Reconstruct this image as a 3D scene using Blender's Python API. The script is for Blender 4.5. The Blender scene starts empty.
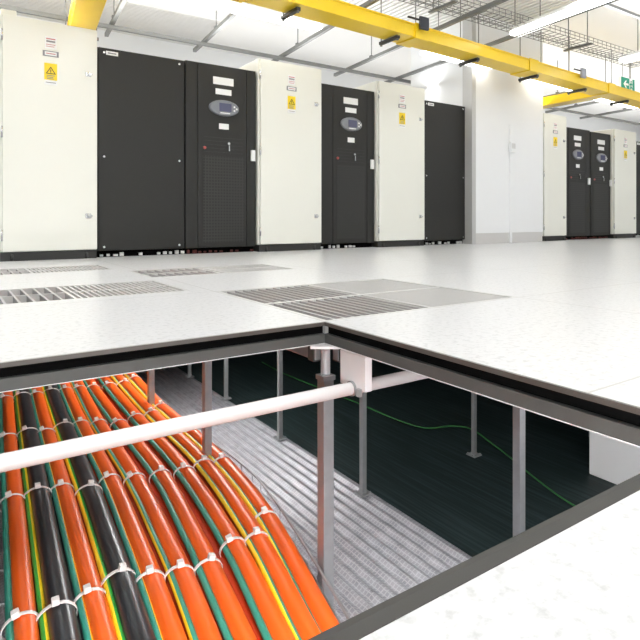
import bpy, bmesh, math, random
from mathutils import Vector, Matrix
random.seed(7)
S = bpy.context.scene
COL = S.collection

# ------------------------------------------------------------------ camera
F, CX, Y0, YAW, H = 564.0, 335.0, 218.0, math.radians(55.33), 0.34
sn, cs = math.sin(YAW), math.cos(YAW)
cam = bpy.data.objects.new('camera', bpy.data.cameras.new('camera'))
COL.objects.link(cam)
cam.location = (0, 0, H)
# forward = (cos yaw, sin yaw) in the (x, y) plane
cam.rotation_euler = (math.pi/2, 0, math.atan2(sn, cs) - math.pi/2)
# camera frame: forward=(cs,sn); right=(sn,-cs)
cam.data.sensor_width = 36.0
cam.data.lens = 36.0*F/640.0
cam.data.shift_x = (320-CX)/640.0
cam.data.shift_y = (Y0-320)/640.0
cam.data.clip_start = 0.02
S.camera = cam

def ray(u, v):
    k = (u-CX)/F; m = (Y0-v)/F
    return (cs + sn*k, sn - cs*k, m)
def on_z(u, v, z):
    d = ray(u, v); t = (z-H)/d[2]
    return Vector((d[0]*t, d[1]*t, z))
def x_at(u, y):            # x where image column u meets the vertical plane y
    d = ray(u, 0); return d[0]/d[1]*y
def z_at(v, x, y):         # height that image row v has at ground point x, y
    return H + (Y0-v)/F*(x*cs + y*sn)

# ------------------------------------------------------------------ materials
MATS = {}
def mat(name, col, rough=.5, metal=0., noise=0., scale=8., spec=.5, bump=0., emit=None, estr=0.):
    if name in MATS: return MATS[name]
    m = bpy.data.materials.new(name); m.use_nodes = True
    nt = m.node_tree; b = nt.nodes['Principled BSDF']
    b.inputs['Roughness'].default_value = rough; b.inputs['Metallic'].default_value = metal
    b.inputs['Specular IOR Level'].default_value = spec
    c = (*col, 1)
    b.inputs['Base Color'].default_value = c
    if noise or bump:
        tc = nt.nodes.new('ShaderNodeTexCoord'); n = nt.nodes.new('ShaderNodeTexNoise')
        n.inputs['Scale'].default_value = scale; n.inputs['Detail'].default_value = 4
        nt.links.new(tc.outputs['Object'], n.inputs['Vector'])
        if noise:
            mx = nt.nodes.new('ShaderNodeMix'); mx.data_type = 'RGBA'
            mx.inputs[6].default_value = tuple(max(0, x*(1-noise)) for x in col)+(1,)
            mx.inputs[7].default_value = tuple(min(1, x*(1+noise)) for x in col)+(1,)
            nt.links.new(n.outputs['Fac'], mx.inputs[0]); nt.links.new(mx.outputs[2], b.inputs['Base Color'])
        if bump:
            bp = nt.nodes.new('ShaderNodeBump'); bp.inputs['Strength'].default_value = bump; bp.inputs['Distance'].default_value = .01
            nt.links.new(n.outputs['Fac'], bp.inputs['Height']); nt.links.new(bp.outputs[0], b.inputs['Normal'])
    if emit:
        b.inputs['Emission Color'].default_value = (*emit, 1); b.inputs['Emission Strength'].default_value = estr
    MATS[name] = m
    return m
def math_node(nt, op, a, b=None, c=None):
    n = nt.nodes.new('ShaderNodeMath'); n.operation = op
    for i, q in enumerate((a, b, c)):
        if q is None: continue
        if isinstance(q, (int, float)): n.inputs[i].default_value = q
        else: nt.links.new(q, n.inputs[i])
    return n.outputs[0]
def mix_col(nt, fac, a, b):
    mx = nt.nodes.new('ShaderNodeMix'); mx.data_type = 'RGBA'
    for i, q in ((0, fac), (6, a), (7, b)):
        if isinstance(q, tuple): mx.inputs[i].default_value = q
        elif isinstance(q, (int, float)): mx.inputs[i].default_value = q
        else: nt.links.new(q, mx.inputs[i])
    return mx.outputs[2]

white_door = mat('white_enamel', (.82, .825, .76), .15, noise=.015, scale=2)
white_frame = mat('white_frame', (.78, .78, .72), .35, noise=.02)
grey_door = mat('charcoal_enamel', (.025, .025, .0233), .5, noise=.06, scale=30, spec=.3)
grey_dark = mat('charcoal_frame', (.019, .019, .018), .42, noise=.06, scale=30)
black = mat('black_plinth', (.022, .022, .020), .5, noise=.1)
gap_black = mat('gap_black', (.004, .004, .004), .9, spec=.05)
chrome = mat('chrome', (.62, .63, .64), .25, 1., noise=.05)
zinc = mat('zinc_steel', (.37, .38, .39), .40, .55, noise=.18, scale=25)
strut_m = mat('galvanised_strut', (.19, .195, .19), .5, .3, noise=.1, scale=12)
wall_m = mat('white_wall_paint', (.84, .855, .87), .6, noise=.012, scale=3)
ceil_m = mat('ceiling_panel', (.88, .875, .86), .7, noise=.02, scale=1.5)
deck_m = mat('steel_deck', (.72, .715, .70), .45, .2, noise=.05)
skirt_m = mat('grey_skirting', (.62, .61, .60), .5, noise=.02)
yellow = mat('yellow_duct', (1., .66, .008), .32, noise=.04, scale=5)
yellow_sign = mat('yellow_sign', (.95, .70, .01), .4, noise=.02)
paper = mat('white_label', (.85, .86, .86), .5, noise=.02)
ink_grey = mat('ink_grey', (.25, .25, .27), .6, noise=.02)
ink_red = mat('ink_red', (.55, .15, .16), .6, noise=.02)
ink_black = mat('ink_black', (.02, .02, .02), .6)
bezel = mat('display_bezel', (.20, .21, .235), .3, noise=.03)
screen = mat('display_screen', (.075, .08, .15), .15, noise=.1, scale=40)
red_led = mat('red_indicator', (.45, .10, .09), .3)
orange = mat('orange_cable', (.92, .135, .012), .34, noise=.07, scale=9)
orange_shaded = mat('shaded_orange_cable', (.62, .055, .012), .4, noise=.08, scale=9)  # darker copy of the orange; shade between the cables put into its colour
cable_black = mat('black_cable', (.030, .034, .038), .30, noise=.5, scale=22)
teal = mat('teal_sheath', (.035, .30, .22), .4, noise=.06)
green = mat('green_sheath', (.035, .42, .05), .4, noise=.06)
yel_sheath = mat('yellow_sheath', (.95, .72, .02), .4, noise=.04)
tie_m = mat('white_nylon', (.82, .80, .79), .4, noise=.03)
pipe_m = mat('white_pvc_pipe', (.58, .565, .565), .35, noise=.015)
bracket_m = mat('light_steel_plate', (.80, .79, .80), .45, .15, noise=.06, scale=10)
lip_m = mat('brown_edge_strip', (.075, .065, .058), .4, noise=.1)
rail_m = mat('grey_edge_rail', (.072, .074, .071), .55, .1, noise=.15, scale=20)
near_trim = mat('grey_plastic_trim', (.040, .039, .036), .7, noise=.08)
exit_green = mat('exit_green', (.0, .30, .19), .4, emit=(.0, .42, .27), estr=.15)
exit_white = mat('exit_white', (.9, .9, .9), .4, emit=(1, 1, 1), estr=.15)
lamp_m = mat('lamp_tube', (1, 1, 1), .4, emit=(1., .99, .97), estr=4.0)
lamp_house = mat('lamp_housing', (.85, .85, .84), .4, noise=.01)
wire_green = mat('green_wire', (.035, .19, .045), .5, noise=.05)
dark_tag = mat('dark_red_cable', (.10, .018, .015), .6, noise=.1)
wall_void = mat('void_darkness_wall', (.020, .028, .030), .8, noise=.3, scale=6)  # wall tone carries the darkness deep in the void
pan_dark = mat('grille_pan', (.16, .16, .16), .6, noise=.1)
pan_light = mat('damper_plate', (.60, .60, .59), .6, noise=.03)
grille_m = mat('grille_aluminium', (.55, .55, .54), .4, noise=.02)

def floor_material():
    m = bpy.data.materials.new('white_floor_tile'); m.use_nodes = True
    nt = m.node_tree; b = nt.nodes['Principled BSDF']
    tc = nt.nodes.new('ShaderNodeTexCoord'); sp = nt.nodes.new('ShaderNodeSeparateXYZ')
    nt.links.new(tc.outputs['Object'], sp.inputs[0])
    n = nt.nodes.new('ShaderNodeTexNoise'); n.inputs['Scale'].default_value = 55; n.inputs['Detail'].default_value = 5
    n.inputs['Roughness'].default_value = .65
    nt.links.new(tc.outputs['Object'], n.inputs['Vector'])
    r = nt.nodes.new('ShaderNodeValToRGB')
    r.color_ramp.elements[0].position = .32; r.color_ramp.elements[0].color = (.43, .44, .445, 1)
    r.color_ramp.elements[1].position = .50; r.color_ramp.elements[1].color = (.575, .583, .592, 1)
    nt.links.new(n.outputs['Fac'], r.inputs[0])
    lines = None
    for ax, off, per in (('X', 1.027, 1.0), ('Y', 1.5424, .92)):
        t = math_node(nt, 'SUBTRACT', sp.outputs[ax], off)
        t = math_node(nt, 'DIVIDE', t, per)
        t = math_node(nt, 'FRACT', math_node(nt, 'ADD', t, 40.5))
        t = math_node(nt, 'ABSOLUTE', math_node(nt, 'SUBTRACT', t, .5))
        t = math_node(nt, 'LESS_THAN', t, .0032)
        lines = t if lines is None else math_node(nt, 'MAXIMUM', lines, t)
    c = mix_col(nt, lines, r.outputs[0], (.40, .40, .39, 1))
    nt.links.new(c, b.inputs['Base Color'])
    b.inputs['Roughness'].default_value = .30; b.inputs['Specular IOR Level'].default_value = .35
    return m
floor_m = floor_material()

def foil_material():
    m = bpy.data.materials.new('silver_mesh_sheet'); m.use_nodes = True
    nt = m.node_tree; b = nt.nodes['Principled BSDF']
    tc = nt.nodes.new('ShaderNodeTexCoord'); sp = nt.nodes.new('ShaderNodeSeparateXYZ')
    nt.links.new(tc.outputs['Object'], sp.inputs[0])
    n = nt.nodes.new('ShaderNodeTexNoise'); n.inputs['Scale'].default_value = 14; n.inputs['Detail'].default_value = 6
    nt.links.new(tc.outputs['Object'], n.inputs['Vector'])
    w = None
    for ax, f in (('X', 62.), ('Y', 48.)):
        t = math_node(nt, 'FRACT', math_node(nt, 'ADD', math_node(nt, 'MULTIPLY', sp.outputs[ax], f), math_node(nt, 'MULTIPLY', n.outputs['Fac'], .9)))
        t = math_node(nt, 'LESS_THAN', t, .22)
        w = t if w is None else math_node(nt, 'MAXIMUM', w, t)
    base = mix_col(nt, n.outputs['Fac'], (.15, .155, .175, 1), (.56, .57, .61, 1))
    c = mix_col(nt, math_node(nt, 'MULTIPLY', w, .30), base, (.85, .86, .9, 1))
    nt.links.new(c, b.inputs['Base Color'])
    b.inputs['Metallic'].default_value = .35; b.inputs['Roughness'].default_value = .5
    bp = nt.nodes.new('ShaderNodeBump'); bp.inputs['Strength'].default_value = .5; bp.inputs['Distance'].default_value = .004
    nt.links.new(n.outputs['Fac'], bp.inputs['Height']); nt.links.new(bp.outputs[0], b.inputs['Normal'])
    return m
foil_m = foil_material()  # silver against the dark floor also stands for light through the grilles

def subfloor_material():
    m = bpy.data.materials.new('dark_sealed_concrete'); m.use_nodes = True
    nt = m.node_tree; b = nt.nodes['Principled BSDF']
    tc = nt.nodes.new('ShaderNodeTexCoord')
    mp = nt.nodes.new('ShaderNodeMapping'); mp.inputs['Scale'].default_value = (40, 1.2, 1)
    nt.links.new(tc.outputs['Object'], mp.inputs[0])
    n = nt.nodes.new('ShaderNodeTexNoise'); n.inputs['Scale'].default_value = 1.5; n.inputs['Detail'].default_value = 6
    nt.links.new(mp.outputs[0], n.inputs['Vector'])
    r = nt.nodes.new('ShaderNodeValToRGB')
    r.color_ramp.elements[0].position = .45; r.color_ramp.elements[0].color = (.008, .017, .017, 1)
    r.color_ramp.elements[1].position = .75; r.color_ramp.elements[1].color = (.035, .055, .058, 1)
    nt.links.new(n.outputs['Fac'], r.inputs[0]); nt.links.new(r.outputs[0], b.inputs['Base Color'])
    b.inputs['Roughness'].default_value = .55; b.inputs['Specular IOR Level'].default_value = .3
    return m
subfloor_m = subfloor_material()

def perforated_material():
    m = bpy.data.materials.new('perforated_grille'); m.use_nodes = True
    nt = m.node_tree; b = nt.nodes['Principled BSDF']
    tc = nt.nodes.new('ShaderNodeTexCoord'); sp = nt.nodes.new('ShaderNodeSeparateXYZ')
    nt.links.new(tc.outputs['Object'], sp.inputs[0])
    t = None
    for ax in 'XZ':
        q = math_node(nt, 'LESS_THAN', math_node(nt, 'FRACT', math_node(nt, 'MULTIPLY', sp.outputs[ax], 34.)), .45)
        t = q if t is None else math_node(nt, 'MAXIMUM', t, q)
    c = mix_col(nt, t, (.008, .008, .008, 1), (.024, .024, .022, 1))
    nt.links.new(c, b.inputs['Base Color']); b.inputs['Roughness'].default_value = .5
    return m
perf_m = perforated_material()

# ------------------------------------------------------------------ mesh helpers
def box(bm, x0, x1, y0, y1, z0, z1, mi=0, bev=0.):
    vs = [bm.verts.new(p) for p in ((x0,y0,z0),(x1,y0,z0),(x1,y1,z0),(x0,y1,z0),(x0,y0,z1),(x1,y0,z1),(x1,y1,z1),(x0,y1,z1))]
    fs = [bm.faces.new([vs[i] for i in q]) for q in ((3,2,1,0),(4,5,6,7),(0,1,5,4),(1,2,6,5),(2,3,7,6),(3,0,4,7))]
    for f in fs: f.material_index = mi
    if bev:
        es = list({e for f in fs for e in f.edges})
        r = bmesh.ops.bevel(bm, geom=es, offset=bev, segments=2, affect='EDGES', profile=.6)
        for f in r['faces']: f.material_index = mi
    return fs
def frames(pts):
    out = []
    up = Vector((0, 0, 1))
    for i, p in enumerate(pts):
        a = pts[max(0, i-1)]; b = pts[min(len(pts)-1, i+1)]
        t = (b-a).normalized()
        s = t.cross(up)
        s = s.normalized() if s.length > 1e-4 else Vector((1, 0, 0))
        out.append((t, s, s.cross(t).normalized()))
    return out
def tube(bm, pts, r, seg=12, mi=0, caps=True, split=None):
    pts = [Vector(p) for p in pts]
    rings = []
    for p, (t, s, n) in zip(pts, frames(pts)):
        rings.append([bm.verts.new(p + (s*math.cos(2*math.pi*k/seg) + n*math.sin(2*math.pi*k/seg))*r) for k in range(seg)])
    for a, b in zip(rings, rings[1:]):
        for k in range(seg):
            f = bm.faces.new((a[k], a[(k+1) % seg], b[(k+1) % seg], b[k])); f.smooth = True
            f.material_index = mi if split is None else (1 if k in split else 0)
    if caps:
        bm.faces.new(rings[0][::-1]).material_index = mi; bm.faces.new(rings[-1]).material_index = mi
def cyl(bm, x, y, z0, z1, r, seg=16, mi=0):
    tube(bm, [(x, y, z0), (x, y, z1)], r, seg, mi)
def disc_y(bm, cx, cz, y0, y1, rx, rz, seg=28, mi=0):   # an elliptical plate facing -y, front at y0, slightly domed rim
    def ring(y, k): return [bm.verts.new((cx+rx*k*math.cos(2*math.pi*i/seg), y, cz+rz*k*math.sin(2*math.pi*i/seg))) for i in range(seg)]
    a, b, c = ring(y1, 1), ring((y0+y1)/2, 1), ring(y0, .88)
    for p, q in ((a, b), (b, c)):
        for i in range(seg):
            f = bm.faces.new((p[i], p[(i+1) % seg], q[(i+1) % seg], q[i])); f.material_index = mi; f.smooth = True
    bm.faces.new(c).material_index = mi; bm.faces.new(a[::-1]).material_index = mi
def smooth(pts, n=8):                                   # Catmull-Rom through the points
    P = [Vector(p) for p in pts]; P = [P[0]*2-P[1]] + P + [P[-1]*2-P[-2]]
    out = []
    for i in range(1, len(P)-2):
        a, b, c, d = P[i-1:i+3]
        for k in range(n):
            t = k/n
            out.append(.5*((2*b) + (c-a)*t + (2*a-5*b+4*c-d)*t*t + (3*b-a-3*c+d)*t**3))
    out.append(P[-2]); return out

ROOT = {}
def new_bm(): return bmesh.new()
def link(name, bm, mats, parent=None, loc=None):
    if not isinstance(mats, (list, tuple)): mats = [mats]
    base = Vector((0, 0, 0))
    if parent is not None: base = ROOT[parent.name]
    elif loc is not None: base = Vector(loc)
    bmesh.ops.recalc_face_normals(bm, faces=bm.faces[:])
    bmesh.ops.translate(bm, verts=bm.verts[:], vec=-base)
    me = bpy.data.meshes.new(name); bm.to_mesh(me); bm.free()
    for m in mats: me.materials.append(m)
    o = bpy.data.objects.new(name, me); COL.objects.link(o)
    if parent is not None:
        o.parent = parent
    else: o.location = base
    ROOT[o.name] = base
    return o
def thing(name, label, cat, loc, group=None):
    o = bpy.data.objects.new(name, None); COL.objects.link(o); o.location = loc; o.empty_display_size = .1
    ROOT[o.name] = Vector(loc)
    return tag(o, label, cat, group)
def tag(o, label, cat, group=None):
    o['label'] = label; o['category'] = cat
    if group: o['group'] = group
    return o
def struct(name, bm, mats, loc=None):
    o = link(name, bm, mats, None, loc); o['kind'] = 'structure'; return o
def boxpart(name, dims, m, parent, bev=0.):
    bm = new_bm(); box(bm, *dims, bev=bev); return link(name, bm, m, parent)

# ------------------------------------------------------------------ the room
AX, BY, MA, MB = 1.027, 1.5424, 1.0, .92          # the corner of the opening and the floor module
OX0, OY0 = -1.83, .375                 # far-left and near limits of the opening
XL, XR, YN, YF = -9., 17., -5., 8.6
ZS, ZC = -1.207, 3.05
holes = [(OX0, AX, OY0, BY),
         (AX, AX+MA, BY, BY+MB),
         (-.03, .945, 2.56, 3.10),
         (-.03, .925, 3.90, 4.36),
         (.965, 1.935, 3.245, 3.745)]
xs = sorted({XL, XR, *[q for h in holes for q in h[:2]]}); ys = sorted({YN, YF, *[q for h in holes for q in h[2:]]})
bm = new_bm()
V = {}
def fv(i, j, z):
    k = (i, j, z)
    if k not in V: V[k] = bm.verts.new((xs[i], ys[j], z))
    return V[k]
solid = {}
for i in range(len(xs)-1):
    for j in range(len(ys)-1):
        mx, my = (xs[i]+xs[i+1])/2, (ys[j]+ys[j+1])/2
        solid[i, j] = not any(h[0] < mx < h[1] and h[2] < my < h[3] for h in holes)
ZT = -.010
for (i, j), s in solid.items():
    if not s: continue
    bm.faces.new((fv(i,j,0), fv(i+1,j,0), fv(i+1,j+1,0), fv(i,j+1,0)))
    bm.faces.new((fv(i,j+1,ZT), fv(i+1,j+1,ZT), fv(i+1,j,ZT), fv(i,j,ZT)))
    for di, dj, a, b in ((-1,0,(i,j),(i,j+1)), (1,0,(i+1,j),(i+1,j+1)), (0,-1,(i,j),(i+1,j)), (0,1,(i,j+1),(i+1,j+1))):
        if not solid.get((i+di, j+dj), False):
            bm.faces.new((fv(*a,0), fv(*b,0), fv(*b,ZT), fv(*a,ZT)))
struct('floor', bm, floor_m)
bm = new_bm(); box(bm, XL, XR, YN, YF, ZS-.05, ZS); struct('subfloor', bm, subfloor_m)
bm = new_bm(); box(bm, XL, XR, YF, YF+.1, 0, ZC); struct('wall_back', bm, wall_m)
bm = new_bm(); box(bm, XL, XR, YN-.1, YN, 0, ZC); struct('wall_front', bm, wall_m)
bm = new_bm(); box(bm, XL-.1, XL, YN, YF, 0, ZC); struct('wall_left', bm, wall_m)
bm = new_bm(); box(bm, XR, XR+.1, YN, YF, 0, ZC); struct('wall_right', bm, wall_m)
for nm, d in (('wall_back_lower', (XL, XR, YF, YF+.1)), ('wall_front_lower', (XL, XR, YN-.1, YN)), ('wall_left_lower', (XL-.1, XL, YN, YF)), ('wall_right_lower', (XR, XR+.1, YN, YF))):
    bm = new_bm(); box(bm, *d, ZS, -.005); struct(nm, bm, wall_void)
# white wall block below the floor, at the right end of the opening
bm = new_bm(); box(bm, 3.20, 3.40, .0, 1.93, ZS, -.15, bev=.01); struct('wall_void_white', bm, wall_m)
# ceiling of smooth panels with grooves, and a stretch of corrugated deck
bm = new_bm(); box(bm, XL, XR, YN, YF, ZC, ZC+.08)
struct('ceiling', bm, ceil_m)
bm = new_bm()
for k in range(40):
    x = 3.3+k*.085
    box(bm, x, x+.045, 3.2, 6.4, ZC-.035, ZC-.001)
struct('ceiling_deck', bm, deck_m)
bm = new_bm()
for k in range(26):
    y = 7.3+k*.05
    if y < 8.55: box(bm, -3, 3.2, y, y+.02, ZC-.02, ZC-.001)
struct('ceiling_ribs', bm, deck_m)

# pillar boxed in white panels
PX0, PX1, PY = x_at(473, 5.01), x_at(543, 5.01), 5.01
bm = new_bm(); box(bm, PX0, PX1, PY, 6.2, .14, ZC, 0)
struct('wall_pillar', bm, wall_m)
bm = new_bm(); box(bm, PX0+.004, PX1-.004, PY+.008, 6.2, 0, .14)
struct('baseboard_pillar', bm, skirt_m)
jx = x_at(510.5, PY)
bm = new_bm(); box(bm, jx-.022, jx+.022, PY-.012, PY+.01, .0, 1.62, bev=.004)
struct('trim_1', bm, wall_m)
bm = new_bm(); box(bm, PX0-.022, PX0+.05, PY-.004, PY+.16, 0, ZC)
struct('trim_2', bm, mat('grey_corner_profile', (.52, .52, .515), .45, .2, noise=.03))
sw = thing('card_reader', 'small white reader box on the white pillar joint strip', 'card reader', (jx, PY-.012, 1.3))
boxpart('housing', (jx-.05, jx+.05, PY-.05, PY-.012, 1.24, 1.38), wall_m, sw, .006)
boxpart('faceplate', (jx-.035, jx+.035, PY-.056, PY-.05, 1.29, 1.36), mat('pale_grey_plastic', (.66, .66, .66), .4, noise=.02), sw)

# ------------------------------------------------------------------ edges of the opening
def edge_strip(name, m, depth0, depth1, z0, z1, near=False):
    bm = new_bm()
    box(bm, OX0, AX+depth1, BY+depth0, BY+depth1, z0, z1)
    box(bm, AX+depth0, AX+depth1, OY0-.01, BY+depth0, z0, z1)
    return struct(name, bm, m)
edge_strip('trim_3', lip_m, -.004, .012, -.013, -.0015)
edge_strip('trim_4', gap_black, .014, .03, -.040, -.013)
edge_strip('trim_5', rail_m, -.002, .03, -.0695, -.040)
edge_strip('trim_7', bracket_m, -.004, .03, -.0712, -.0697)
# rounded trim on the near tile: slopes down towards the opening
bm = new_bm()
prof = [(OY0-.012, .0008), (OY0+.004, .0004), (OY0+.015, -.003), (OY0+.021, -.010), (OY0+.021, -.030), (OY0-.012, -.030)]
ra = [bm.verts.new((OX0, y, z)) for y, z in prof]; rb = [bm.verts.new((AX+.03, y, z)) for y, z in prof]
for k in range(len(prof)):
    bm.faces.new((ra[k], ra[(k+1) % 6], rb[(k+1) % 6], rb[k]))
bm.faces.new(ra); bm.faces.new(rb[::-1])
struct('trim_6', bm, near_trim)

# ------------------------------------------------------------------ floor grilles
slat_m = mat('slat_grey', (.36, .36, .355), .5, noise=.03)
def grille(label, x0, x1, y0, y1, split, npit, midbar=True):
    t = thing('floor_grille', label, 'floor grille', ((x0+x1)/2, (y0+y1)/2, 0), 'ventilation grilles in the white raised floor')
    b = .018
    bm = new_bm()
    for d in ((x0+.001, x1-.001, y0+.001, y0+b), (x0+.001, x1-.001, y1-b, y1-.001), (x0+.001, x0+b, y0+b, y1-b), (x1-b, x1-.001, y0+b, y1-b)):
        box(bm, *d, -.04, .0)
    link('frame', bm, grille_m, t)
    xm = (x0+x1)/2
    for nm, xa, xb, n, w in (('slats', x0+b, xm, npit//2, .0045), ('fine_slats', xm, x1-b, npit, .0035)):
        p = (xb-xa)/n
        bm = new_bm()
        for k in range(1, n):
            x = xa+k*p
            box(bm, x-w, x+w, y0+b, y1-b, -.044, -.002)
        link(nm, bm, grille_m if nm == 'fine_slats' else slat_m, t)
    if midbar:
        ym = (y0+y1)/2; w = .009 if split == 'big' else .006
        boxpart('crossbar', (x0+b, x1-b, ym-w, ym+w, -.033, -.001), grille_m, t)
    boxpart('centre_bar', (xm-.006, xm+.006, y0+b, y1-b, -.0335, -.0012), grille_m, t)
    return t
grille('large square floor grille beside the corner of the open floor', AX, AX+MA, BY, BY+MB, 'big', 24)
grille('floor grille cut by the left frame edge, nearer row', *holes[2], 's', 18)
grille('floor grille right in front of the leftmost white cabinet', *holes[3], 's', 18)
grille('small floor grille in front of the plain charcoal cabinet on the left', *holes[4], 's', 18)

# ------------------------------------------------------------------ pedestals, stringers, sheet
bm = new_bm()
x0, x1, y0, y1 = -.6, 1.975, -1.0, 7.0
nx = 400
for j in range(2):
    pass
prev = None
for k in range(nx+1):
    x = x0+(x1-x0)*k/nx
    z = ZS+.008+.0072*math.sin(x*2*math.pi/.062)  # ridges put the grille's shadow stripes into the sheet's shape
    a = bm.verts.new((x, y0, z)); b = bm.verts.new((x, y1, z)); c = bm.verts.new((x, y0, ZS+.0002)); d = bm.verts.new((x, y1, ZS+.0002))
    if prev:
        f = bm.faces.new((prev[0], a, b, prev[1])); f.smooth = True
        bm.faces.new((prev[3], d, c, prev[2]))
        bm.faces.new((prev[2], c, a, prev[0])); bm.faces.new((prev[1], b, d, prev[3]))
    else: bm.faces.new((a, b, d, c))
    prev = (a, b, c, d)
bm.faces.new((prev[2], prev[3], prev[1], prev[0]))
tag(link('shadow_ridged_sheet', bm, foil_m, None, (1., 2., ZS)), 'silver sheet on the dark floor below the raised tiles, ridged for grille shadow stripes', 'metal sheet')

def pedestal(label, x, y, w=.036, head=True, ztop=-.0735):
    zb = ZS+.0196 if x < 1.976+.04 else ZS
    t = thing('floor_pedestal', label, 'pedestal', (x, y, zb), 'steel pedestals under the raised floor')
    pb = .036
    bm = new_bm(); box(bm, x-pb, x+pb, y-pb, y+pb, zb, zb+.006)
    for sx in (-1, 1):
        for sy in (-1, 1): cyl(bm, x+sx*pb*.75, y+sy*pb*.75, zb+.006, zb+.014, .007, 6)
    link('base_plate', bm, zinc, t)
    bm = new_bm(); box(bm, x-w/2, x+w/2, y-w/2, y+w/2, zb+.006, -.178, bev=.003); link('tube', bm, zinc, t)
    bm = new_bm()
    box(bm, x-w/2-.004, x+w/2+.004, y-w/2-.004, y+w/2+.004, -.192, -.176, bev=.002)
    link('collar', bm, zinc, t)
    bm = new_bm(); pts = []
    cyl(bm, x, y, -.176, ztop-.008, .0150, 16)
    for k in range(14): cyl(bm, x, y, -.172+k*.006, -.169+k*.006, .0162, 16)
    link('threaded_rod', bm, mat('bright_zinc', (.62, .64, .66), .35, .6, noise=.05), t)
    bm = new_bm(); r = .068
    vs = [bm.verts.new((x+r*math.cos(YAW+math.pi/4+k*math.pi/2), y+r*math.sin(YAW+math.pi/4+k*math.pi/2), z)) for z in (ztop-.008, ztop) for k in range(4)]
    for q in ((3,2,1,0), (4,5,6,7), (0,1,5,4), (1,2,6,5), (2,3,7,6), (3,0,4,7)): bm.faces.new([vs[i] for i in q])
    link('head_plate', bm, bracket_m, t)
    return t
def y_on_x(u, x):
    k = (u-CX)/F; return x*(sn-k*cs)/(cs+k*sn)
pedestal('front pedestal directly under the corner of the opening', AX+.006, BY+.006, .040)
ped = [((AX, y_on_x(207, AX)), 'square pedestal beside the cables, just right of their bend'),
       ((AX, y_on_x(151, AX)), 'pedestal at the far right edge of the cables, partly hidden by them')]
for (x, y), l in ped: pedestal(l, x, y, .036)
far = [((363, 497), 'pedestal at the edge of the silver sheet, right behind the steel bracket'),
       ((280, 441), 'second pedestal back along the edge of the silver sheet'),
       ((226, 401), 'third pedestal back along the edge of the silver sheet'),
       ((189.5, 379), 'farthest pedestal back along the edge of the silver sheet'),
       ((474, 455), 'thin pedestal standing on the dark floor with the green wire at its foot')]
PED = []
for (u, v), l in far:
    p = on_z(u, v, ZS); PED.append(p); pedestal(l, p.x, p.y, .030 if u != 474 else .026)
pedestal('pedestal on the dark floor in front of the shade-dark wall, rightmost of all', x_at(519, BY), BY, .038)

def stringer(label, x0, x1, y0, y1, z0=-.135, z1=-.092):
    t = thing('floor_stringer', label, 'stringer', ((x0+x1)/2, (y0+y1)/2, z0), 'steel stringers below the floor tiles')
    boxpart('beam', (x0, x1, y0, y1, z0, z1), zinc, t, .003)
    bm = new_bm()
    if x1-x0 > y1-y0:
        for x in (x0+.02, x1-.02): box(bm, x-.018, x+.018, y0-.004, y1+.004, z0-.004, z1+.004)
    else:
        for y in (y0+.02, y1-.02): box(bm, x0-.004, x1+.004, y-.018, y+.018, z0-.004, z1+.004)
    link('end_clip', bm, rail_m, t)
stringer('steel stringer running back from the front pedestal head', AX-.014, AX+.022, BY+.04, y_on_x(207, AX)-.04)
stringer('steel stringer running right from the front pedestal head', AX+.045, x_at(519, BY)-.04, BY-.012, BY+.020)

# pipe, bracket
PYP, PZ, PR = 1.403, -.186, .0195
bm = new_bm(); tube(bm, [(-1.8, PYP, PZ), (-.2, PYP, PZ), (AX+.4, PYP, PZ), (2.9, PYP, PZ)], PR, 24)
tag(link('pipe', bm, pipe_m, None, (0, PYP, PZ)), 'long white round pipe crossing the opening above the cables', 'pipe')
t = thing('pipe_bracket', 'light steel bracket plate hanging under the floor edge, holding the white pipe', 'bracket', (1.1, PYP, -.2))
bm = new_bm()
box(bm, 1.035, 1.062, 1.338, 1.468, -.184, -.078, bev=.003); link('plate', bm, bracket_m, t)
bm = new_bm(); tube(bm, [(1.028, PYP, PZ), (1.0345, PYP, PZ)], PR+.004, 20); link('pipe_collar', bm, zinc, t)
bm = new_bm(); box(bm, 1.022, 1.035, 1.352, 1.370, -.200, -.176, bev=.003); link('clip', bm, zinc, t)

# green wire on the dark floor
wp = [on_z(u, v, ZS+.018) for u, v in ((262, 362), (285, 374), (330, 392), (360, 404), (395, 419), (425, 428), (452, 426), (471, 429), (490, 442), (511, 458), (535, 478), (565, 500), (600, 520))]
bm = new_bm(); tube(bm, smooth(wp, 6), .0048, 6)
tag(link('wire', bm, wire_green, None, wp[6]), 'thin green wire trailing across the dark floor below', 'wire')

# ------------------------------------------------------------------ cables
ZCAB = -.80
paths = {
 'o1': [(6,380),(7,390),(10.5,445),(14.5,489),(19,544),(26,634),(29,670)],
 'b1': [(22,380),(23.4,393),(31,440),(39,489),(48.5,544),(64,634),(70,670)],
 'o2': [(35,378),(37.5,393),(49,437),(62.5,484),(79,544),(90.6,587),(103,634),(112,670)],
 'b2': [(48.5,378),(52.5,393),(67,432),(89.5,489),(109,544),(121,579),(138,634),(149,670)],
 'o3': [(61.5,376),(65.5,387),(83,426),(112,481),(138.6,544),(152,578),(172,634),(184,672)],
 'o4': [(75,374),(79.5,386),(98.5,422),(137,481),(166,538),(182,572),(206,632),(220,672)],
 'o5': [(87,373),(92.5,386),(118,421.5),(161,474),(196,538),(207.5,561),(240,632),(258,672)],
 'o6': [(99.5,371),(106,381),(135.5,416),(183,468),(231,539),(277.5,630),(298,672)],
 'o7': [(112,369),(120,379.5),(150,412),(203,462),(255,534),(306,630),(328,672)],
 'o8': [(124,367),(131,375),(158,404),(172,416),(220,459),(266,515),(323,618),(346,660)],
}
names = ['o1','b1','o2','b2','o3','o4','o5','o6','o7','o8']
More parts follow.
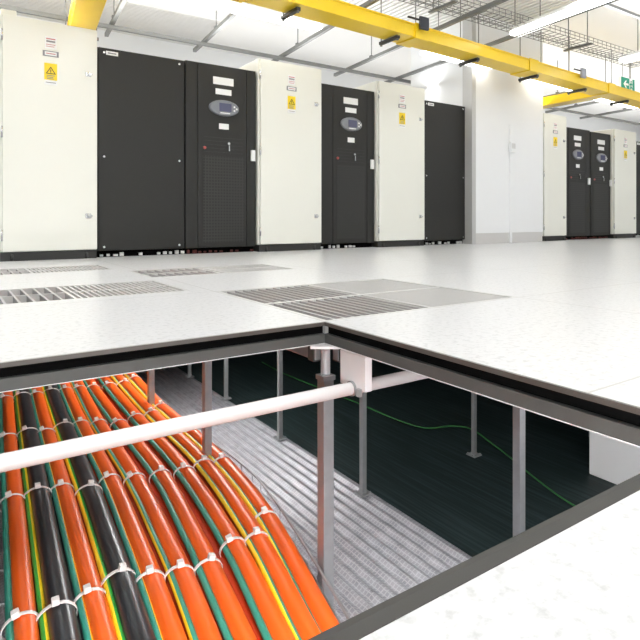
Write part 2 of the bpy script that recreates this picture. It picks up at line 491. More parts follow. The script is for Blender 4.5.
ordn = ['leftmost', 'second', 'third', 'fourth', 'fifth', 'sixth', 'seventh', 'eighth', 'ninth', 'rightmost']
ctr = {}
for n in names:
    p = [on_z(u, v, ZCAB) for u, v in paths[n]]
    d = (p[0]-p[1]).normalized()
    p = [p[0]+d*1.6, p[0]+d*.7] + p
    d = (p[-1]-p[-2]).normalized(); p.append(p[-1]+d*.8)
    ctr[n] = smooth(p, 8)
def offset(pts, side, dz):
    return [p + s*side + Vector((0, 0, dz)) for p, (t, s, _) in zip(pts, frames(pts))]
# which way is "left in the photo"? paths run from far to near, so side = t x up points to the left of travel's right
def label_pos(i):
    if i == 0: return 'leftmost'
    if i == 9: return 'rightmost'
    return {1:'second',2:'third',3:'fourth',4:'fifth',5:'sixth',6:'seventh',7:'eighth',8:'ninth'}[i]
R_C, R_E = .0310, .0108
SIDE = 1
test = frames(ctr['o5'])[20][1]
right = Vector((sn, -cs, 0))
SIDE = -1 if test.dot(right) > 0 else 1         # multiply by SIDE to move to the photo's left
earth_cols = [teal, green, teal, green, teal, teal, teal, teal, teal, teal]
for i, n in enumerate(names):
    blk = n[0] == 'b'
    bm = new_bm(); tube(bm, ctr[n], R_C if not blk else .0385, 20)
    lab = {0:'leftmost orange power cable', 1:'left black power cable, beside the leftmost orange one', 2:'orange power cable lying between the two black cables',
           3:'right black power cable, fourth cable from the left', 4:'orange power cable just right of the right black cable',
           9:'rightmost orange power cable along the wire tray edge'}.get(i)
    if lab is None:
        lab = {5:'second orange power cable right of the black cables', 6:'third orange power cable right of the black cables',
               7:'third orange power cable from the right edge of the tray', 8:'second orange power cable from the right edge of the tray'}[i]
    tag(link('power_cable', bm, cable_black if blk else orange, None, ctr[n][len(ctr[n])//2]), lab + ' on the top layer', 'cable', 'thick power cables on the top layer')
    # earth cable: two-colour sheath
    ep = offset(ctr[n], SIDE*((R_C if n[0] == 'o' else .0385)+R_E*.62), .006)
    bm = new_bm()
    seg = 12
    half = {0:{9}, 1:{3,4,5}, 2:{4,5,6}, 3:{0,1,2}, 4:{4,5,6}, 5:{0,1}, 6:{5,6}, 7:{5,6}, 8:{0,1,2}, 9:{0,1,2}}[i]
    tube(bm, ep, R_E, seg, split=half)
    kind = 'green and yellow earth cable' if earth_cols[i] is green else 'teal and yellow earth cable'
    where = ['left of the leftmost orange cable', 'left of the left black cable', 'right of the left black cable', 'left of the right black cable',
             'right of the right black cable', 'left of the sixth power cable from the left', 'left of the seventh power cable from the left',
             'left of the third orange cable from the right', 'left of the second orange cable from the right', 'left of the rightmost orange cable'][i]
    tag(link('earth_cable', bm, [earth_cols[i], yel_sheath], None, ep[len(ep)//2]), 'thin '+kind+' running '+where, 'cable', 'thin earth cables')
# lower layer: one in each gap and one beneath
for i in range(9):
    a, b = ctr[names[i]], ctr[names[i+1]]
    m_ = min(len(a), len(b))
    L = []
    # pair points by resampling both to the same count
    for k in range(60):
        ia = k/59*(len(a)-1); ib = k/59*(len(b)-1)
        pa = a[int(ia)].lerp(a[min(int(ia)+1, len(a)-1)], ia % 1); pb = b[int(ib)].lerp(b[min(int(ib)+1, len(b)-1)], ib % 1)
        L.append((pa+pb)/2 + Vector((0, 0, -.040)))
    bm = new_bm(); tube(bm, L, .029, 14)
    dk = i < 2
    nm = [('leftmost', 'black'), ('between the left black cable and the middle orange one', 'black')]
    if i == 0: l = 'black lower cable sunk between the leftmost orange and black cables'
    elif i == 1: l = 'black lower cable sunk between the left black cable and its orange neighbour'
    elif i == 2: l = 'shaded orange lower cable sunk left of the right black cable'
    elif i == 3: l = 'shaded orange lower cable sunk right of the right black cable'
    else: l = 'shaded orange lower cable sunk between the '+['fifth and sixth', 'sixth and seventh', 'seventh and eighth', 'eighth and ninth', 'ninth and rightmost'][i-4]+' top cables'
    tag(link('power_cable', bm, cable_black if dk else orange_shaded, None, L[30]), l, 'cable', 'power cables on the lower layer')

# cable ties
rows = {'far': [396,394,392,390,387.5,386,385,383,381,376.5], 'second': [434,430,429,424,420.5,420,420,414,410.5,403.5],
        'third': [495,489.5,484,487,475,474,470,466.5,459.5,457], 'near': [614,606,590,573,572,566,560,539,533,512]}
def v_of(p):
    Yd = p.x*cs+p.y*sn
    return Y0 - (p.z-H)/Yd*F
cab_word = ['leftmost orange cable', 'left black cable', 'orange cable between the black ones', 'right black cable', 'fifth cable from the left', 'sixth cable from the left',
            'seventh cable from the left', 'eighth cable from the left', 'ninth cable from the left', 'rightmost orange cable']
for rn, vs in rows.items():
    for i, n in enumerate(names):
        pts = ctr[n]; fr = frames(pts)
        best = min(range(3, len(pts)-3), key=lambda k: abs(v_of(pts[k]+Vector((0, 0, R_C)))-vs[i]))
        # refine between neighbours
        va = v_of(pts[best]+Vector((0,0,R_C))); nb = best+1 if va < vs[i] else best-1
        vb = v_of(pts[nb]+Vector((0,0,R_C))); tt = (vs[i]-va)/(vb-va) if abs(vb-va) > 1e-6 else 0
        tt = max(0, min(1, tt))
        P = pts[best].lerp(pts[nb], tt); t_, s_, n_ = fr[best]
        left = s_*SIDE
        w = thing('cable_tie', 'white cable tie of the '+{'far':'farthest', 'second':'second farthest', 'third':'second nearest', 'near':'nearest'}[rn]+' row, round the '+cab_word[i], 'cable tie', P, 'white cable ties round the cables')
        Cc = P + left*.012
        rc = R_C if n[0] == 'o' else .0385
        ra, rb = rc+.0150, rc+.0035
        skew = random.uniform(-.25, .25)
        bm = new_bm(); K = 26; ring = []
        for k in range(K):
            a = 2*math.pi*k/K
            row = []
            for du, dr in ((-.0062, 0), (.0062, 0), (.0062, .0026), (-.0062, .0026)):
                off = left*((ra+dr)*math.cos(a)) + n_*((rb+dr)*math.sin(a))
                row.append(bm.verts.new(Cc + off + t_*(du + skew*.03*math.cos(a))))
            ring.append(row)
        for k in range(K):
            A, B = ring[k], ring[(k+1) % K]
            for q in range(4):
                bm.faces.new((A[q], A[(q+1) % 4], B[(q+1) % 4], B[q]))
        link('strap', bm, tie_m, w)
        bm = new_bm(); box(bm, -.0105, .0105, -.0115, .0115, -.005, .0125, bev=.003)
        a = math.radians(random.uniform(62, 105)); pos = Cc + left*(ra*math.cos(a)) + n_*((rb+.004)*math.sin(a)) + t_*(skew*.03*math.cos(a))
        up = (left*math.cos(a)+n_*math.sin(a)).normalized(); sd = t_.cross(up).normalized()
        mt = Matrix((sd, t_, up)).transposed().to_4x4(); mt.translation = pos
        bmesh.ops.transform(bm, matrix=mt, verts=bm.verts[:])
        link('tie_head', bm, tie_m, w)

# wire tray under the cables
tr = thing('cable_tray', 'galvanised wire tray carrying the bunch of power cables', 'cable tray', (.5, 2., ZS+.015))
ZR = -.795
rp = [on_z(u, v, ZR) for u, v in ((133,372),(146,385),(157,396),(176,413),(199,434),(225,451),(249,470),(267,490),(295,530),(323,575),(347,615),(372,660))]
d = (rp[0]-rp[1]).normalized(); rp = [rp[0]+d*1.4]+rp
rr = smooth(rp, 6)
bm = new_bm(); tube(bm, rr, .0052, 8); link('rail', bm, zinc, tr)
bm = new_bm(); tube(bm, [p+Vector((0, 0, -.06)) for p in rr], .0045, 8); link('rail', bm, zinc, tr)
lp = offset(ctr['o1'], SIDE*.085, -.015)
bm = new_bm(); tube(bm, lp, .0045, 8); link('rail', bm, zinc, tr)
bm = new_bm()
N = 26
for k in range(N):
    pr = rr[int(k/(N-1)*(len(rr)-1))]; pl = lp[int(k/(N-1)*(len(lp)-1))]
    zb = ZCAB-.040-.029-.006
    tube(bm, [pr+Vector((0, 0, .004)), Vector((pr.x, pr.y, zb)), Vector((pl.x, pl.y, zb)), pl+Vector((0, 0, .004))], .004, 6)
link('cross_wires', bm, zinc, tr)
for k in (5, 12, 20):
    pr = rr[int(k/(N-1)*(len(rr)-1))]; pl = lp[int(k/(N-1)*(len(lp)-1))]
    for q, f in ((pr, .12), (pl, .12)):
        p = q.lerp(pl if q is pr else pr, f)
        boxpart('support_leg', (p.x-.012, p.x+.012, p.y-.012, p.y+.012, ZS+.0197, ZCAB-.08), rail_m, tr)

# ------------------------------------------------------------------ cabinets
GG = (185, 185.4, 590.2, 590.6, 466, 660)          # where two charcoal cabinets meet
YW, YG, YBK = 5.08, 5.13, 6.0
def lines_sticker(name, parent, x0, x1, z0, z1, y, body=paper, bars=(), tri=False):
    """a thin label plate with printed bars; bars = (x fraction 0..1, x1, z0, z1, material index)"""
    bm = new_bm(); box(bm, x0, x1, y-.003, y, z0, z1, 0)
    for a, b, c, d, mi in bars:
        box(bm, x0+(x1-x0)*a, x0+(x1-x0)*b, y-.0045, y-.003, z0+(z1-z0)*c, z0+(z1-z0)*d, mi)
    if tri:
        cx, cz, w = (x0+x1)/2, z0+(z1-z0)*.36, (x1-x0)*.40
        P = [Vector((cx-w, 0, cz)), Vector((cx+w, 0, cz)), Vector((cx, 0, cz+1.6*w))]
        c = (P[0]+P[1]+P[2])/3
        o = [bm.verts.new((p.x, y-.0045, p.z)) for p in P]; n = [bm.verts.new((c.x+(p.x-c.x)*.72, y-.0045, c.z+(p.z-c.z)*.72)) for p in P]
        for k in range(3):
            bm.faces.new((o[k], o[(k+1) % 3], n[(k+1) % 3], n[k])).material_index = 3
        box(bm, c.x-w*.08, c.x+w*.08, y-.0045, y-.003, c.z-w*.25, c.z+w*.45, 3)
    return link(name, bm, [body, ink_grey, ink_red, ink_black], parent)

def white_cabinet(label, u0, u1, v0, v1, full=True, x0=None):
    x0 = x_at(u0, YW) if x0 is None else x0; x1 = x_at(u1, YW)
    z1 = (z_at(v0, x0, YW)+z_at(v1, x1, YW))/2 if u0 > 0 else z_at(v1, x1, YW)
    t = thing('cabinet', label, 'cabinet', ((x0+x1)/2, (YW+YBK)/2, 0), 'white cabinets of the equipment row')
    boxpart('body', (x0+.006, x1-.004, YW+.03, YBK, .07, z1), white_frame, t, .006)
    bm = new_bm(); box(bm, x0+.01, x1-.008, YW+.012, YBK-.02, 0, .0695)
    for fx in (.12, .88):
        cyl(bm, x0+(x1-x0)*fx, YW+.012, .0, .05, .012, 8)
    link('plinth', bm, black, t)
    d = boxpart('door', (x0+.022, x1-.006, YW, YW+.032, .074, z1-.004), white_door, t, .006)
    for z in (.16, z1*.5, z1-.21):
        bm = new_bm(); cyl(bm, x0+.02, YW+.004, z, z+.09, .008, 10); link('hinge', bm, chrome, d)
    for z in (z1*.185, z1*.80):
        bm = new_bm(); box(bm, x1-.10, x1-.055, YW-.006, YW, z-.02, z+.02, bev=.004); cyl(bm, x1-.078, YW-.010, z-.014, z+.014, .006, 8)
        box(bm, x1-.076, x1-.045, YW-.014, YW-.006, z-.005, z+.005)
        link('latch', bm, chrome, d)
    cx = x0+(x1-x0)*.50; s = .078
    lines_sticker('sticker', d, cx-s*.55, cx+s*.55, z1-.225, z1-.125, YW, paper, ((.12,.88,.55,.68,1),(.1,.9,.78,.86,2),(.1,.9,.34,.38,2),(.1,.8,.18,.22,2)))
    lines_sticker('sticker', d, cx-s*.75, cx+s*.75, z1-.285, z1-.240, YW, ink_grey, ())
    lines_sticker('sticker', d, cx-s*.56, cx+s*.56, z1-.278, z1-.248, YW-.003, paper, ((.1,.9,.4,.6,2),))
    lines_sticker('warning_sign', d, cx-s*.60, cx+s*.60, z1-.475, z1-.340, YW, yellow_sign, ((.18,.82,.24,.28,1),(.18,.7,.14,.18,1),(.18,.75,.05,.09,1)), tri=True)
    lines_sticker('sticker', d, cx-s*.60, cx+s*.60, z1-.515, z1-.480, YW, paper, ((.1,.9,.45,.6,1),))
    return t, x0, x1, z1

def charcoal_cabinet(label, u0, u1, v0, v1, plain, base='white', side_u=None, strip_u=None, tags=None):
    x0 = x_at(u0, YG if u0 in GG else YW); x1 = x_at(u1, YG if u1 in GG else YW)
    z1 = (z_at(v0, x0, YG)+z_at(v1, x1, YG))/2
    t = thing('cabinet', label, 'cabinet', ((x0+x1)/2, (YG+YBK)/2, 0), 'charcoal cabinets of the equipment row')
    zb = .055
    boxpart('body', (x0+.004, x1-.004, YG+.022, YBK, zb, z1), grey_dark, t, .004)
    # recessed base with what shows under the cabinet
    bm = new_bm(); box(bm, x0+.01, x1-.01, YG+.05, YBK-.02, 0, zb)
    link('base', bm, gap_black, t)
    if base:
        n = int((x1-x0)/.055); mi = mat('white_cable_tag', (.7, .7, .68), .6) if base == 'white' else dark_tag
        for k in range(n):
            if random.random() < .8:
                a = x0+.03+k*.055; w = random.uniform(.022, .040)
                boxpart('cable_end', (a, a+w, YG+.030, YG+.05, .006, random.uniform(.022, .040)), mi, t)
    def screws(parent, a, b, zs):
        for z in zs:
            for x in (a, b):
                bm = new_bm(); disc_y(bm, x, z, YG-.006, YG, .011, .011, 12); link('screw', bm, chrome, parent)
    if plain:
        d = boxpart('door', (x0+.010, x1-.010, YG, YG+.024, zb+.004, z1-.004), grey_door, t, .004)
        screws(d, x0+.055, x1-.055, (zb+.035, z1*.48, z1-.045))
        xa = x_at(tags, YG) if tags else x0+.10
        lines_sticker('name_tag', d, xa, xa+.10, z1-.062, z1-.028, YG, paper, ((.15,.85,.35,.65,1),))
    else:
        xs_, xp = x_at(side_u, YG), x_at(strip_u, YG)
        boxpart('side_panel', (x0+.006, xs_-.003, YG+.003, YG+.024, zb, z1-.004), grey_door, t, .003)
        boxpart('side_panel', (xp+.004, x1-.006, YG+.003, YG+.024, zb, z1-.004), grey_door, t, .003)
        d = boxpart('door', (xs_, xp-.002, YG, YG+.024, zb+.004, z1-.004), grey_door, t, .004)
        w = xp-xs_; cx = xs_+w*.52
        boxpart('vent_grille', (xs_+w*.10, xp-w*.06, YG-.002, YG, zb+.05, z1*.515), perf_m, d)
        zt = z1
        lines_sticker('label_plate', d, cx-w*.22, cx+w*.20, zt-.190, zt-.118, YG, paper)
        lines_sticker('label_plate', d, cx-w*.17, cx+w*.155, zt-.285, zt-.230, YG, paper)
        bm = new_bm(); cz = zt-.415
        disc_y(bm, cx, cz, YG-.022, YG, w*.310, .078)
        dp = link('display', bm, bezel, d)
        boxpart('display_screen', (cx-w*.11, cx+w*.14, YG-.0235, YG-.0215, cz-.035, cz+.045), screen, d)
        bm = new_bm()
        for dx, dz in ((.20, .018), (.20, -.018), (.25, 0)): box(bm, cx+w*dx-.008, cx+w*dx+.008, YG-.0245, YG-.0215, cz+dz-.008, cz+dz+.008)
        box(bm, cx-w*.09, cx+w*.11, YG-.0235, YG-.0215, cz-.055, cz-.045)
        link('button', bm, paper, d)
        lines_sticker('label_plate', d, cx-w*.10, cx+w*.10, zt-.620, zt-.565, YG, paper)
        bm = new_bm(); disc_y(bm, xs_+w*.13, z1*.555, YG-.012, YG, .015, .015, 14); link('indicator_light', bm, red_led, d)
        bm = new_bm(); kx = xs_+w*.62; disc_y(bm, kx, z1*.585, YG-.010, YG, .014, .014, 14); box(bm, kx-.006, kx+.006, YG-.018, YG-.006, z1*.545, z1*.575)
        link('key', bm, chrome, d)
        bm = new_bm(); hx = xp+(x1-xp)*.62; box(bm, hx-.022, hx+.022, YG-.02, YG+.003, z1*.50, z1*.56, bev=.004)
        link('handle', bm, paper, t)
        bm = new_bm()
        for k in range(5): box(bm, xs_+w*.12, xp-w*.08, YG-.001, YG, z1*.535+k*.035, z1*.535+k*.035+.006)
        link('louvre', bm, grey_dark, d)
    return t

w1 = white_cabinet('leftmost white cabinet, cut by the left frame edge', -1, 98, 12.9, 30)
t, xw0, xw1, zw = w1
# box-shaped lug on its roof
lx = x_at(9, YW+.1)
tag(link('vent_cap', (lambda b: (box(b, lx-.06, lx+.05, YW+.06, YW+.17, zw, zw+.055, bev=.008), b)[1])(new_bm()), white_frame, None, (lx, YW+.1, zw)), 'small white cap on the roof of the leftmost white cabinet', 'cap')
# the cabinet beyond, only its edge is in the frame
bm = new_bm()
charcoal_cabinet('wide plain charcoal cabinet right of the leftmost white cabinet', 98.6, 185, 47, 59.5, True, 'white', tags=106)
charcoal_cabinet('charcoal cabinet with oval display, leftmost of those with displays', 185.4, 258.6, 60, 70.5, False, 'red', 198, 246.5)
white_cabinet('white cabinet between the two nearest charcoal display cabinets', 258.8, 322, 56.5, 70)
charcoal_cabinet('charcoal cabinet with oval display between two white cabinets', 322.6, 377.5, 83, 91, False, 'white', 333, 367)
white_cabinet('white cabinet just left of the narrow plain charcoal cabinet', 377.8, 425, 80.5, 88)
charcoal_cabinet('narrow plain charcoal cabinet beside the white pillar', 426, 466, 99, 107, True, 'white', tags=428)
white_cabinet('white cabinet just right of the white pillar', 543.4, 566.8, 111.5, 117.5)
charcoal_cabinet('left one of the two adjacent charcoal cabinets right of the pillar', 567.2, 590.2, 126, 130.6, False, 'red', 568.5, 586)
charcoal_cabinet('right one of the two adjacent charcoal cabinets right of the pillar', 590.6, 613.6, 130.6, 135, False, 'red', 592, 609.5)
white_cabinet('rightmost white cabinet, at the far right', 614, 636.5, 128, 133)
charcoal_cabinet('charcoal cabinet cut by the right frame edge', 637, 660, 140, 145, True, 'white')

# ------------------------------------------------------------------ ceiling services
def strut(label, pts, r=.021, m=None):
    (x0, y0, z0), (x1, y1, z1) = pts
    bm = new_bm()
    if abs(x1-x0) > abs(y1-y0): box(bm, x0, x1, y0-r, y0+r, z0-r, z0+r)
    else: box(bm, x0-r, x0+r, y0, y1, z0-r, z0+r)
    return tag(link('ceiling_strut', bm, m or strut_m, None, ((x0+x1)/2, (y0+y1)/2, z0)), label, 'strut', 'grey struts under the ceiling')
ZST = 2.42
strut('long grey strut running above and behind the cabinet row', ((-3, 6.44, ZST), (15, 6.44, ZST)), .020)
sx = [1.40, 2.46, 3.53, 4.62, 5.55, 7.6, 8.75, 9.9, 11.1]
sl = ['short grey cross strut left of the plain charcoal cabinet, nearest the yellow branch duct', 'grey cross strut above the left charcoal display cabinet', 'grey cross strut above the middle white cabinet',
      'grey cross strut above the second charcoal display cabinet', 'grey cross strut above the narrow charcoal cabinet', 'grey cross strut above the white cabinet right of the pillar',
      'grey cross strut above the pair of adjacent charcoal cabinets', 'grey cross strut beside the exit sign', 'farthest grey cross strut at the right frame edge']
for x, l in zip(sx, sl): strut(l, ((x-.07, 2.2 if x < 7 else 5.1, ZST+.042), (x-.07, 6.9, ZST+.042)), .020).rotation_euler.z = -.09
strut('thin grey strut running over the mesh tray, nearest the camera', ((1., 3.3, 2.62), (15, 3.3, 2.62)), .016)
rods = [(1.40, 6.3), (2.46, 6.0), (3.53, 6.0), (4.62, 5.9), (4.62, 4.95), (5.55, 4.2), (7.6, 5.6), (8.75, 5.8), (9.9, 6.2), (11.1, 5.9)]
for x, y in rods:
    x += .09*(y-(4.55 if x < 7 else 6.0))-.07
    bm = new_bm(); cyl(bm, x, y, ZST+.062, ZC, .0065, 8); box(bm, x-.022, x+.022, y-.022, y+.022, ZST+.0622, ZST+.082)
    tag(link('hanger_rod', bm, strut_m, None, (x, y, ZC)), 'thin grey hanger rod between ceiling and cross strut', 'rod', 'ceiling hanger rods')

# yellow duct
d_ = thing('cable_duct', 'long bright yellow cable duct running overhead past the lamps', 'duct', (3.98, 4.43, 2.2))
d_.rotation_euler.z = .065
def duct_y(x, off=0): return 4.43 + math.tan(.065)*(x-3.98) + off
DY0, DY1, DZ0, DZ1 = 4.30, 4.56, 2.20, 2.335
def channel_x(bm, x0, x1, y0, y1, z0, z1, w=.008):
    box(bm, x0, x1, y0, y1, z0, z0+w); box(bm, x0, x1, y0, y0+w, z0+w, z1); box(bm, x0, x1, y1-w, y1, z0+w, z1)
    box(bm, x0, x1, y0-.010, y0, z1-.016, z1); box(bm, x0, x1, y1, y1+.010, z1-.016, z1)
    box(bm, x0, x1, y0+w, y1-w, z1-.008, z1)
def channel_y(bm, x0, x1, y0, y1, z0, z1, w=.008):
    box(bm, x0, x1, y0, y1, z0, z0+w); box(bm, x0, x0+w, y0, y1, z0+w, z1); box(bm, x1-w, x1, y0, y1, z0+w, z1)
    box(bm, x0-.010, x0, y0, y1, z1-.016, z1); box(bm, x1, x1+.010, y0, y1, z1-.016, z1)
    box(bm, x0+w, x1-w, y0, y1, z1-.008, z1)
edges_x = [-.6, 2.0, 4.06, 6.12, 8.18, 10.24, 12.3, 14.36, 16.4]
for a, b in zip(edges_x, edges_x[1:]):
    bm = new_bm(); channel_x(bm, a+.002, b-.002, DY0, DY1, DZ0, DZ1); link('duct_section', bm, yellow, d_)
for x in edges_x[1:-1]:
    bm = new_bm()
    box(bm, x-.10, x+.10, DY0-.014, DY0-.001, DZ0-.010, DZ1+.012, bev=.003); box(bm, x-.10, x+.10, DY0-.001, DY1+.001, DZ0-.012, DZ0-.001); box(bm, x-.10, x+.10, DY1+.001, DY1+.014, DZ0-.010, DZ1+.012, bev=.003)
    link('joint_sleeve', bm, yellow, d_)
bx = x_at(588, 5.4)
def branch(label, x0, x1, y1, rot):
    y0 = duct_y((x0+x1)/2, .16)
    piv = ((x0+x1)/2, 5.9, DZ0)
    t = thing('cable_duct', label, 'duct', piv)
    t.rotation_euler.z = rot
    bm = new_bm(); channel_y(bm, x0, x1, y0, y1, DZ0, DZ1); link('duct_section', bm, yellow, t)
    bm = new_bm(); y = 6.7
    box(bm, x0-.014, x0-.001, y-.06, y+.06, DZ0-.010, DZ1+.010); box(bm, x0-.001, x1+.001, y-.06, y+.06, DZ0-.012, DZ0-.001); box(bm, x1+.001, x1+.014, y-.06, y+.06, DZ0-.010, DZ1+.010)
    link('joint_sleeve', bm, yellow, t)
    for x in (x0-.03, x1+.03):
        bm = new_bm(); cyl(bm, x, 6.2, DZ0-.02, ZC, .006, 8); link('hanger_rod', bm, strut_m, t)
    boxpart('hanger_bar', (x0-.05, x1+.05, 6.185, 6.215, DZ0-.03, DZ0-.0002), strut_m, t)
branch('yellow branch duct passing behind the leftmost white cabinet', .997, 1.225, 8.5, -.107)
branch('yellow branch duct meeting the long duct right of the white pillar', 8.15, 8.40, 8.5, 0)
# black hangers under the duct
for u, l in ((291, 'black duct hanger nearest the first lamp, at the left'), (390, 'black duct hanger near the dark box on the yellow duct'), (470, 'black duct hanger above the narrow charcoal cabinet'), (530, 'black duct hanger above the white pillar'),
             (579, 'black duct hanger beside the grey box at the duct junction'), (622, 'black duct hanger below the exit sign')):
    x = x_at(u, 4.5); x = x_at(u, duct_y(x, .03)); y = duct_y(x)
    t = thing('duct_hanger', l, 'hanger', (x, y, 2.18), 'black hangers under the yellow duct')
    boxpart('bar', (x-.020, x+.020, y-.10, y+.19, DZ0-.045, DZ0-.013), mat('black_steel', (.025, .024, .02), .5), t, .003)
    for q in (y-.085, y+.175):
        bm = new_bm(); cyl(bm, x, q, DZ0-.013 if q > y else DZ0-.05, ZC if q > y else DZ0-.013, .006, 8); cyl(bm, x, q, DZ0-.06, DZ0-.045, .014, 6); link('rod', bm, strut_m, t)
for u, s, l, m in ((423.5, .060, 'dark square box fixed to the front of the yellow duct', mat('dark_box', (.04, .045, .06), .5, noise=.05)), (582, .055, 'small blue-grey box fixed to the yellow duct at its junction', mat('bluegrey_box', (.34, .36, .42), .4, noise=.05))):
    x = x_at(u, duct_y(4.3 if u < 500 else 8.)); x = x_at(u, duct_y(x, -.18)); y = duct_y(x, -.162)
    t = thing('junction_box', l, 'box', (x, y, DZ1))
    boxpart('housing', (x-s, x+s, y-.03, y, DZ1-.055, DZ1+.075), m, t, .006)
    boxpart('arm', (x-s-.16, x-s-.001, y-.018, y-.004, DZ1+.028, DZ1+.045), mat('black_steel', (.025, .024, .02), .5), t)

# lamps
def lamp(label, x0, x1, y0, y1, z=2.45):
    t = thing('ceiling_lamp', label, 'lamp', ((x0+x1)/2, (y0+y1)/2, z), 'white tube lamps under the ceiling')
    boxpart('housing', (x0+.01, x1-.01, y0+.02, y1-.02, z+.0455, z+.085), lamp_house, t, .004)
    boxpart('diffuser', (x0, x1, y0, y1, z-.005, z+.045), lamp_m, t, .010)
    long_x = (x1-x0) > (y1-y0)
    for f in (.2, .8):
        bm = new_bm()
        cyl(bm, x0+(x1-x0)*(f if long_x else .5), y0+(y1-y0)*(.5 if long_x else f), z+.085, ZC, .006, 8); link('hanger', bm, strut_m, t)
    return t
LY, LZ = 4.93, 2.30
def xl(u): return x_at(u, LY)
lamp('leftmost tube lamp, behind the yellow duct at the top', xl(206), xl(319), LY-.065, LY+.065, LZ)
lamp('tube lamp below the yellow duct, above the narrow charcoal cabinet', xl(424), xl(491), LY-.065, LY+.065, LZ)
lamp('tube lamp below the yellow duct, above the white pillar', xl(531), xl(578), LY-.065, LY+.065, 2.25)
lamp('tube lamp below the yellow duct, right of its junction', x_at(597, 5.2), x_at(637, 5.2), 5.135, 5.265, 2.293)
def turned(o, rot): o.rotation_euler.z = rot; return o
turned(lamp('tube lamp crossing above the yellow duct at the upper right', 5.25, 5.39, 2.3, 4.2), -.11)
turned(lamp('farthest tube lamp at the right frame edge above the exit sign', 7.50, 7.65, 3.0, 4.12, 2.47), -.11)

# mesh tray overhead
mt_ = thing('mesh_tray', 'grey wire mesh cable tray hanging under the ceiling', 'cable tray', (6, 4.2, 2.52))
bm = new_bm(); y0, y1 = 3.98, 4.28
for y in (y0, y0+.1, y0+.2, y1): tube(bm, [(2.2, y, 2.52), (8.2, y, 2.52)], 0.0038, 6)
for y in (y0, y1):
    for z in (2.56, 2.60): tube(bm, [(2.2, y, z), (8.2, y, z)], 0.0038, 6)
link('long_wires', bm, strut_m, mt_)
bm = new_bm()
for k in range(61):
    x = 2.2+k*.1
    tube(bm, [(x, y0, 2.60), (x, y0, 2.526), (x, y1, 2.526), (x, y1, 2.60)], 0.0038, 6)
link('cross_wires', bm, strut_m, mt_)
for x in (4.2, 6.6):
    for y in (y0+.02, y1-.02):
        bm = new_bm(); cyl(bm, x, y, 2.515, ZC, .0065, 8); link('hanger_rod', bm, strut_m, mt_)
    boxpart('hanger_bar', (x-.02, x+.02, y0-.04, y1+.04, 2.495, 2.515), strut_m, mt_)

# exit sign
ex0, ex1, ey = x_at(621, 4.9), x_at(634.6, 4.9), 4.9
ez0, ez1 = z_at(90, ex0, ey), z_at(76, ex0, ey)
t = thing('exit_sign', 'green and white exit sign with arrow hanging above the yellow duct', 'sign', ((ex0+ex1)/2, ey, ez0))
boxpart('housing', (ex0, ex1, ey, ey+.05, ez0, ez1), exit_white, t, .004)
W, Hh = ex1-ex0, ez1-ez0
bm = new_bm()
box(bm, ex0+.006, ex0+W*.60, ey-.004, ey-.0002, ez0+.008, ez1-.008); box(bm, ex0+W*.84, ex1-.006, ey-.004, ey-.0002, ez0+.008, ez1-.008)
link('green_panel', bm, exit_green, t)
bm = new_bm(); cz = (ez0+ez1)/2; ax = ex0+W*.16
q = [(ax, cz), (ax+W*.16, cz+Hh*.26), (ax+W*.24, cz+Hh*.26), (ax+W*.13, cz+Hh*.07), (ax+W*.36, cz+Hh*.07), (ax+W*.36, cz-Hh*.07), (ax+W*.13, cz-Hh*.07), (ax+W*.24, cz-Hh*.26), (ax+W*.16, cz-Hh*.26)]
def plate(bm, q, y0, y1):
    a = [bm.verts.new((x, y0, z)) for x, z in q]; b = [bm.verts.new((x, y1, z)) for x, z in q]
    bm.faces.new(a); bm.faces.new(b[::-1])
    for k in range(len(q)): bm.faces.new((a[k], a[(k+1) % len(q)], b[(k+1) % len(q)], b[k]))
plate(bm, q, ey-.007, ey-.004); link('arrow', bm, exit_white, t)
bm = new_bm(); px = ex0+W*.72                        # running figure in the doorway
disc_y(bm, px+W*.01, cz+Hh*.27, ey-.006, ey-.0002, W*.035, W*.035, 12)
for a, b in (((px, cz+Hh*.18), (px-W*.01, cz-Hh*.06)), ((px-W*.01, cz-Hh*.06), (px-W*.07, cz-Hh*.30)), ((px-W*.01, cz-Hh*.06), (px+W*.08, cz-Hh*.22)), ((px, cz+Hh*.14), (px-W*.08, cz+Hh*.02)), ((px, cz+Hh*.14), (px+W*.08, cz+Hh*.04))):
    dx, dz = b[0]-a[0], b[1]-a[1]; l = math.hypot(dx, dz); nx_, nz_ = -dz/l*W*.022, dx/l*W*.022
    plate(bm, [(a[0]+nx_, a[1]+nz_), (b[0]+nx_, b[1]+nz_), (b[0]-nx_, b[1]-nz_), (a[0]-nx_, a[1]-nz_)], ey-.006, ey-.0002)
link('running_figure', bm, exit_green, t)
for f in (.2, .8):
    bm = new_bm(); cyl(bm, ex0+W*f, ey+.025, ez1, ZC, .006, 8); link('hanger_rod', bm, strut_m, t)

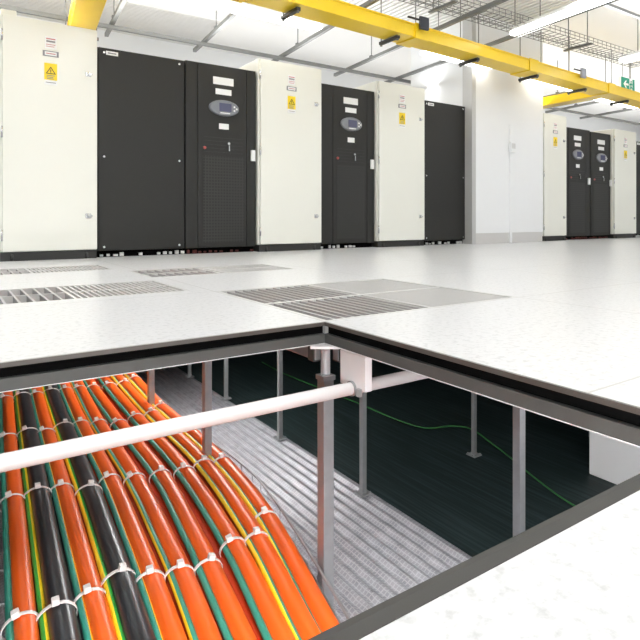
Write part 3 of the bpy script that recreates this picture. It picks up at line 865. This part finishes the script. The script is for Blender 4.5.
# ------------------------------------------------------------------ light: unseen rows of ceiling tubes, with added fill rows among them
def unseen_light_row(x, y, z, sx, sy, down, up):
    for nm, e, rx in (('unseen_light_row', down, 0), ('unseen_light_row', up, math.pi)):
        l = bpy.data.lights.new(nm, 'AREA'); l.shape = 'RECTANGLE'; l.size = sx; l.size_y = sy; l.energy = e; l.color = (1., .995, .99)
        o = bpy.data.objects.new(nm, l); COL.objects.link(o); o.location = (x, y, z + (.01 if rx else 0)); o.rotation_euler = (rx, 0, 0)
for y in (-3.2, -1.0): unseen_light_row(4., y, 2.6, 24, .2, 8, 112)
unseen_light_row(6.5, 3.3, 2.5, 18, .2, 40, 78)
unseen_light_row(5.5, 5.75, 2.2, 20, .2, 40, 78)
unseen_light_row(.2, 5.9, 2.2, 5, .2, 12, 22)  # added fill row, brightens the left part of the ceiling
unseen_light_row(5.5, 7.3, 2.0, 20, .2, 20, 50)  # added fill row hidden low behind the cabinets, lights the ceiling
# tubes running front to back, straight over the opened floor
for x in (.2, 1.45): unseen_light_row(x, .4, 2.72, .05, 7., 7, 45)
# unseen fill lamps added under the floor tiles to brighten the void
def void_fill_lamp(label, x0, x1, y0, y1, strength):
    t = thing('void_fill_lamp', label, 'lamp', ((x0+x1)/2, (y0+y1)/2, -.06))
    boxpart('housing', (x0-.02, x1+.02, y0-.015, y1+.015, -.075, -.0105), lamp_house, t, .004)
    m = mat('void_fill_lamp_%d' % strength, (1, 1, 1), .4, emit=(1., .985, .97), estr=strength)
    boxpart('diffuser', (x0, x1, y0, y1, -.095, -.0752), m, t, .004)
void_fill_lamp('added fill lamp under the near floor tiles in front of the cables', -.6, 1.0, .20, .27, 90)
void_fill_lamp('added fill lamp under the floor tiles above the silver sheet', 1.45, 1.52, 3.2, 4.4, 48)
void_fill_lamp('added fill lamp under the floor beside the white wall block', 2.2, 2.27, .1, 1.1, 50)
w = bpy.data.worlds.new('world'); S.world = w; w.use_nodes = True
w.node_tree.nodes['Background'].inputs[0].default_value = (.9, .93, 1, 1); w.node_tree.nodes['Background'].inputs[1].default_value = .3

S.view_settings.view_transform = 'Standard'; S.view_settings.look = 'None'
S.view_settings.exposure = 0.55; S.view_settings.gamma = 1; S.view_settings.use_curve_mapping = False
try:
    S.cycles.use_denoising = True; S.cycles.max_bounces = 10; S.cycles.diffuse_bounces = 6
    S.cycles.sample_clamp_indirect = 8
except Exception: pass
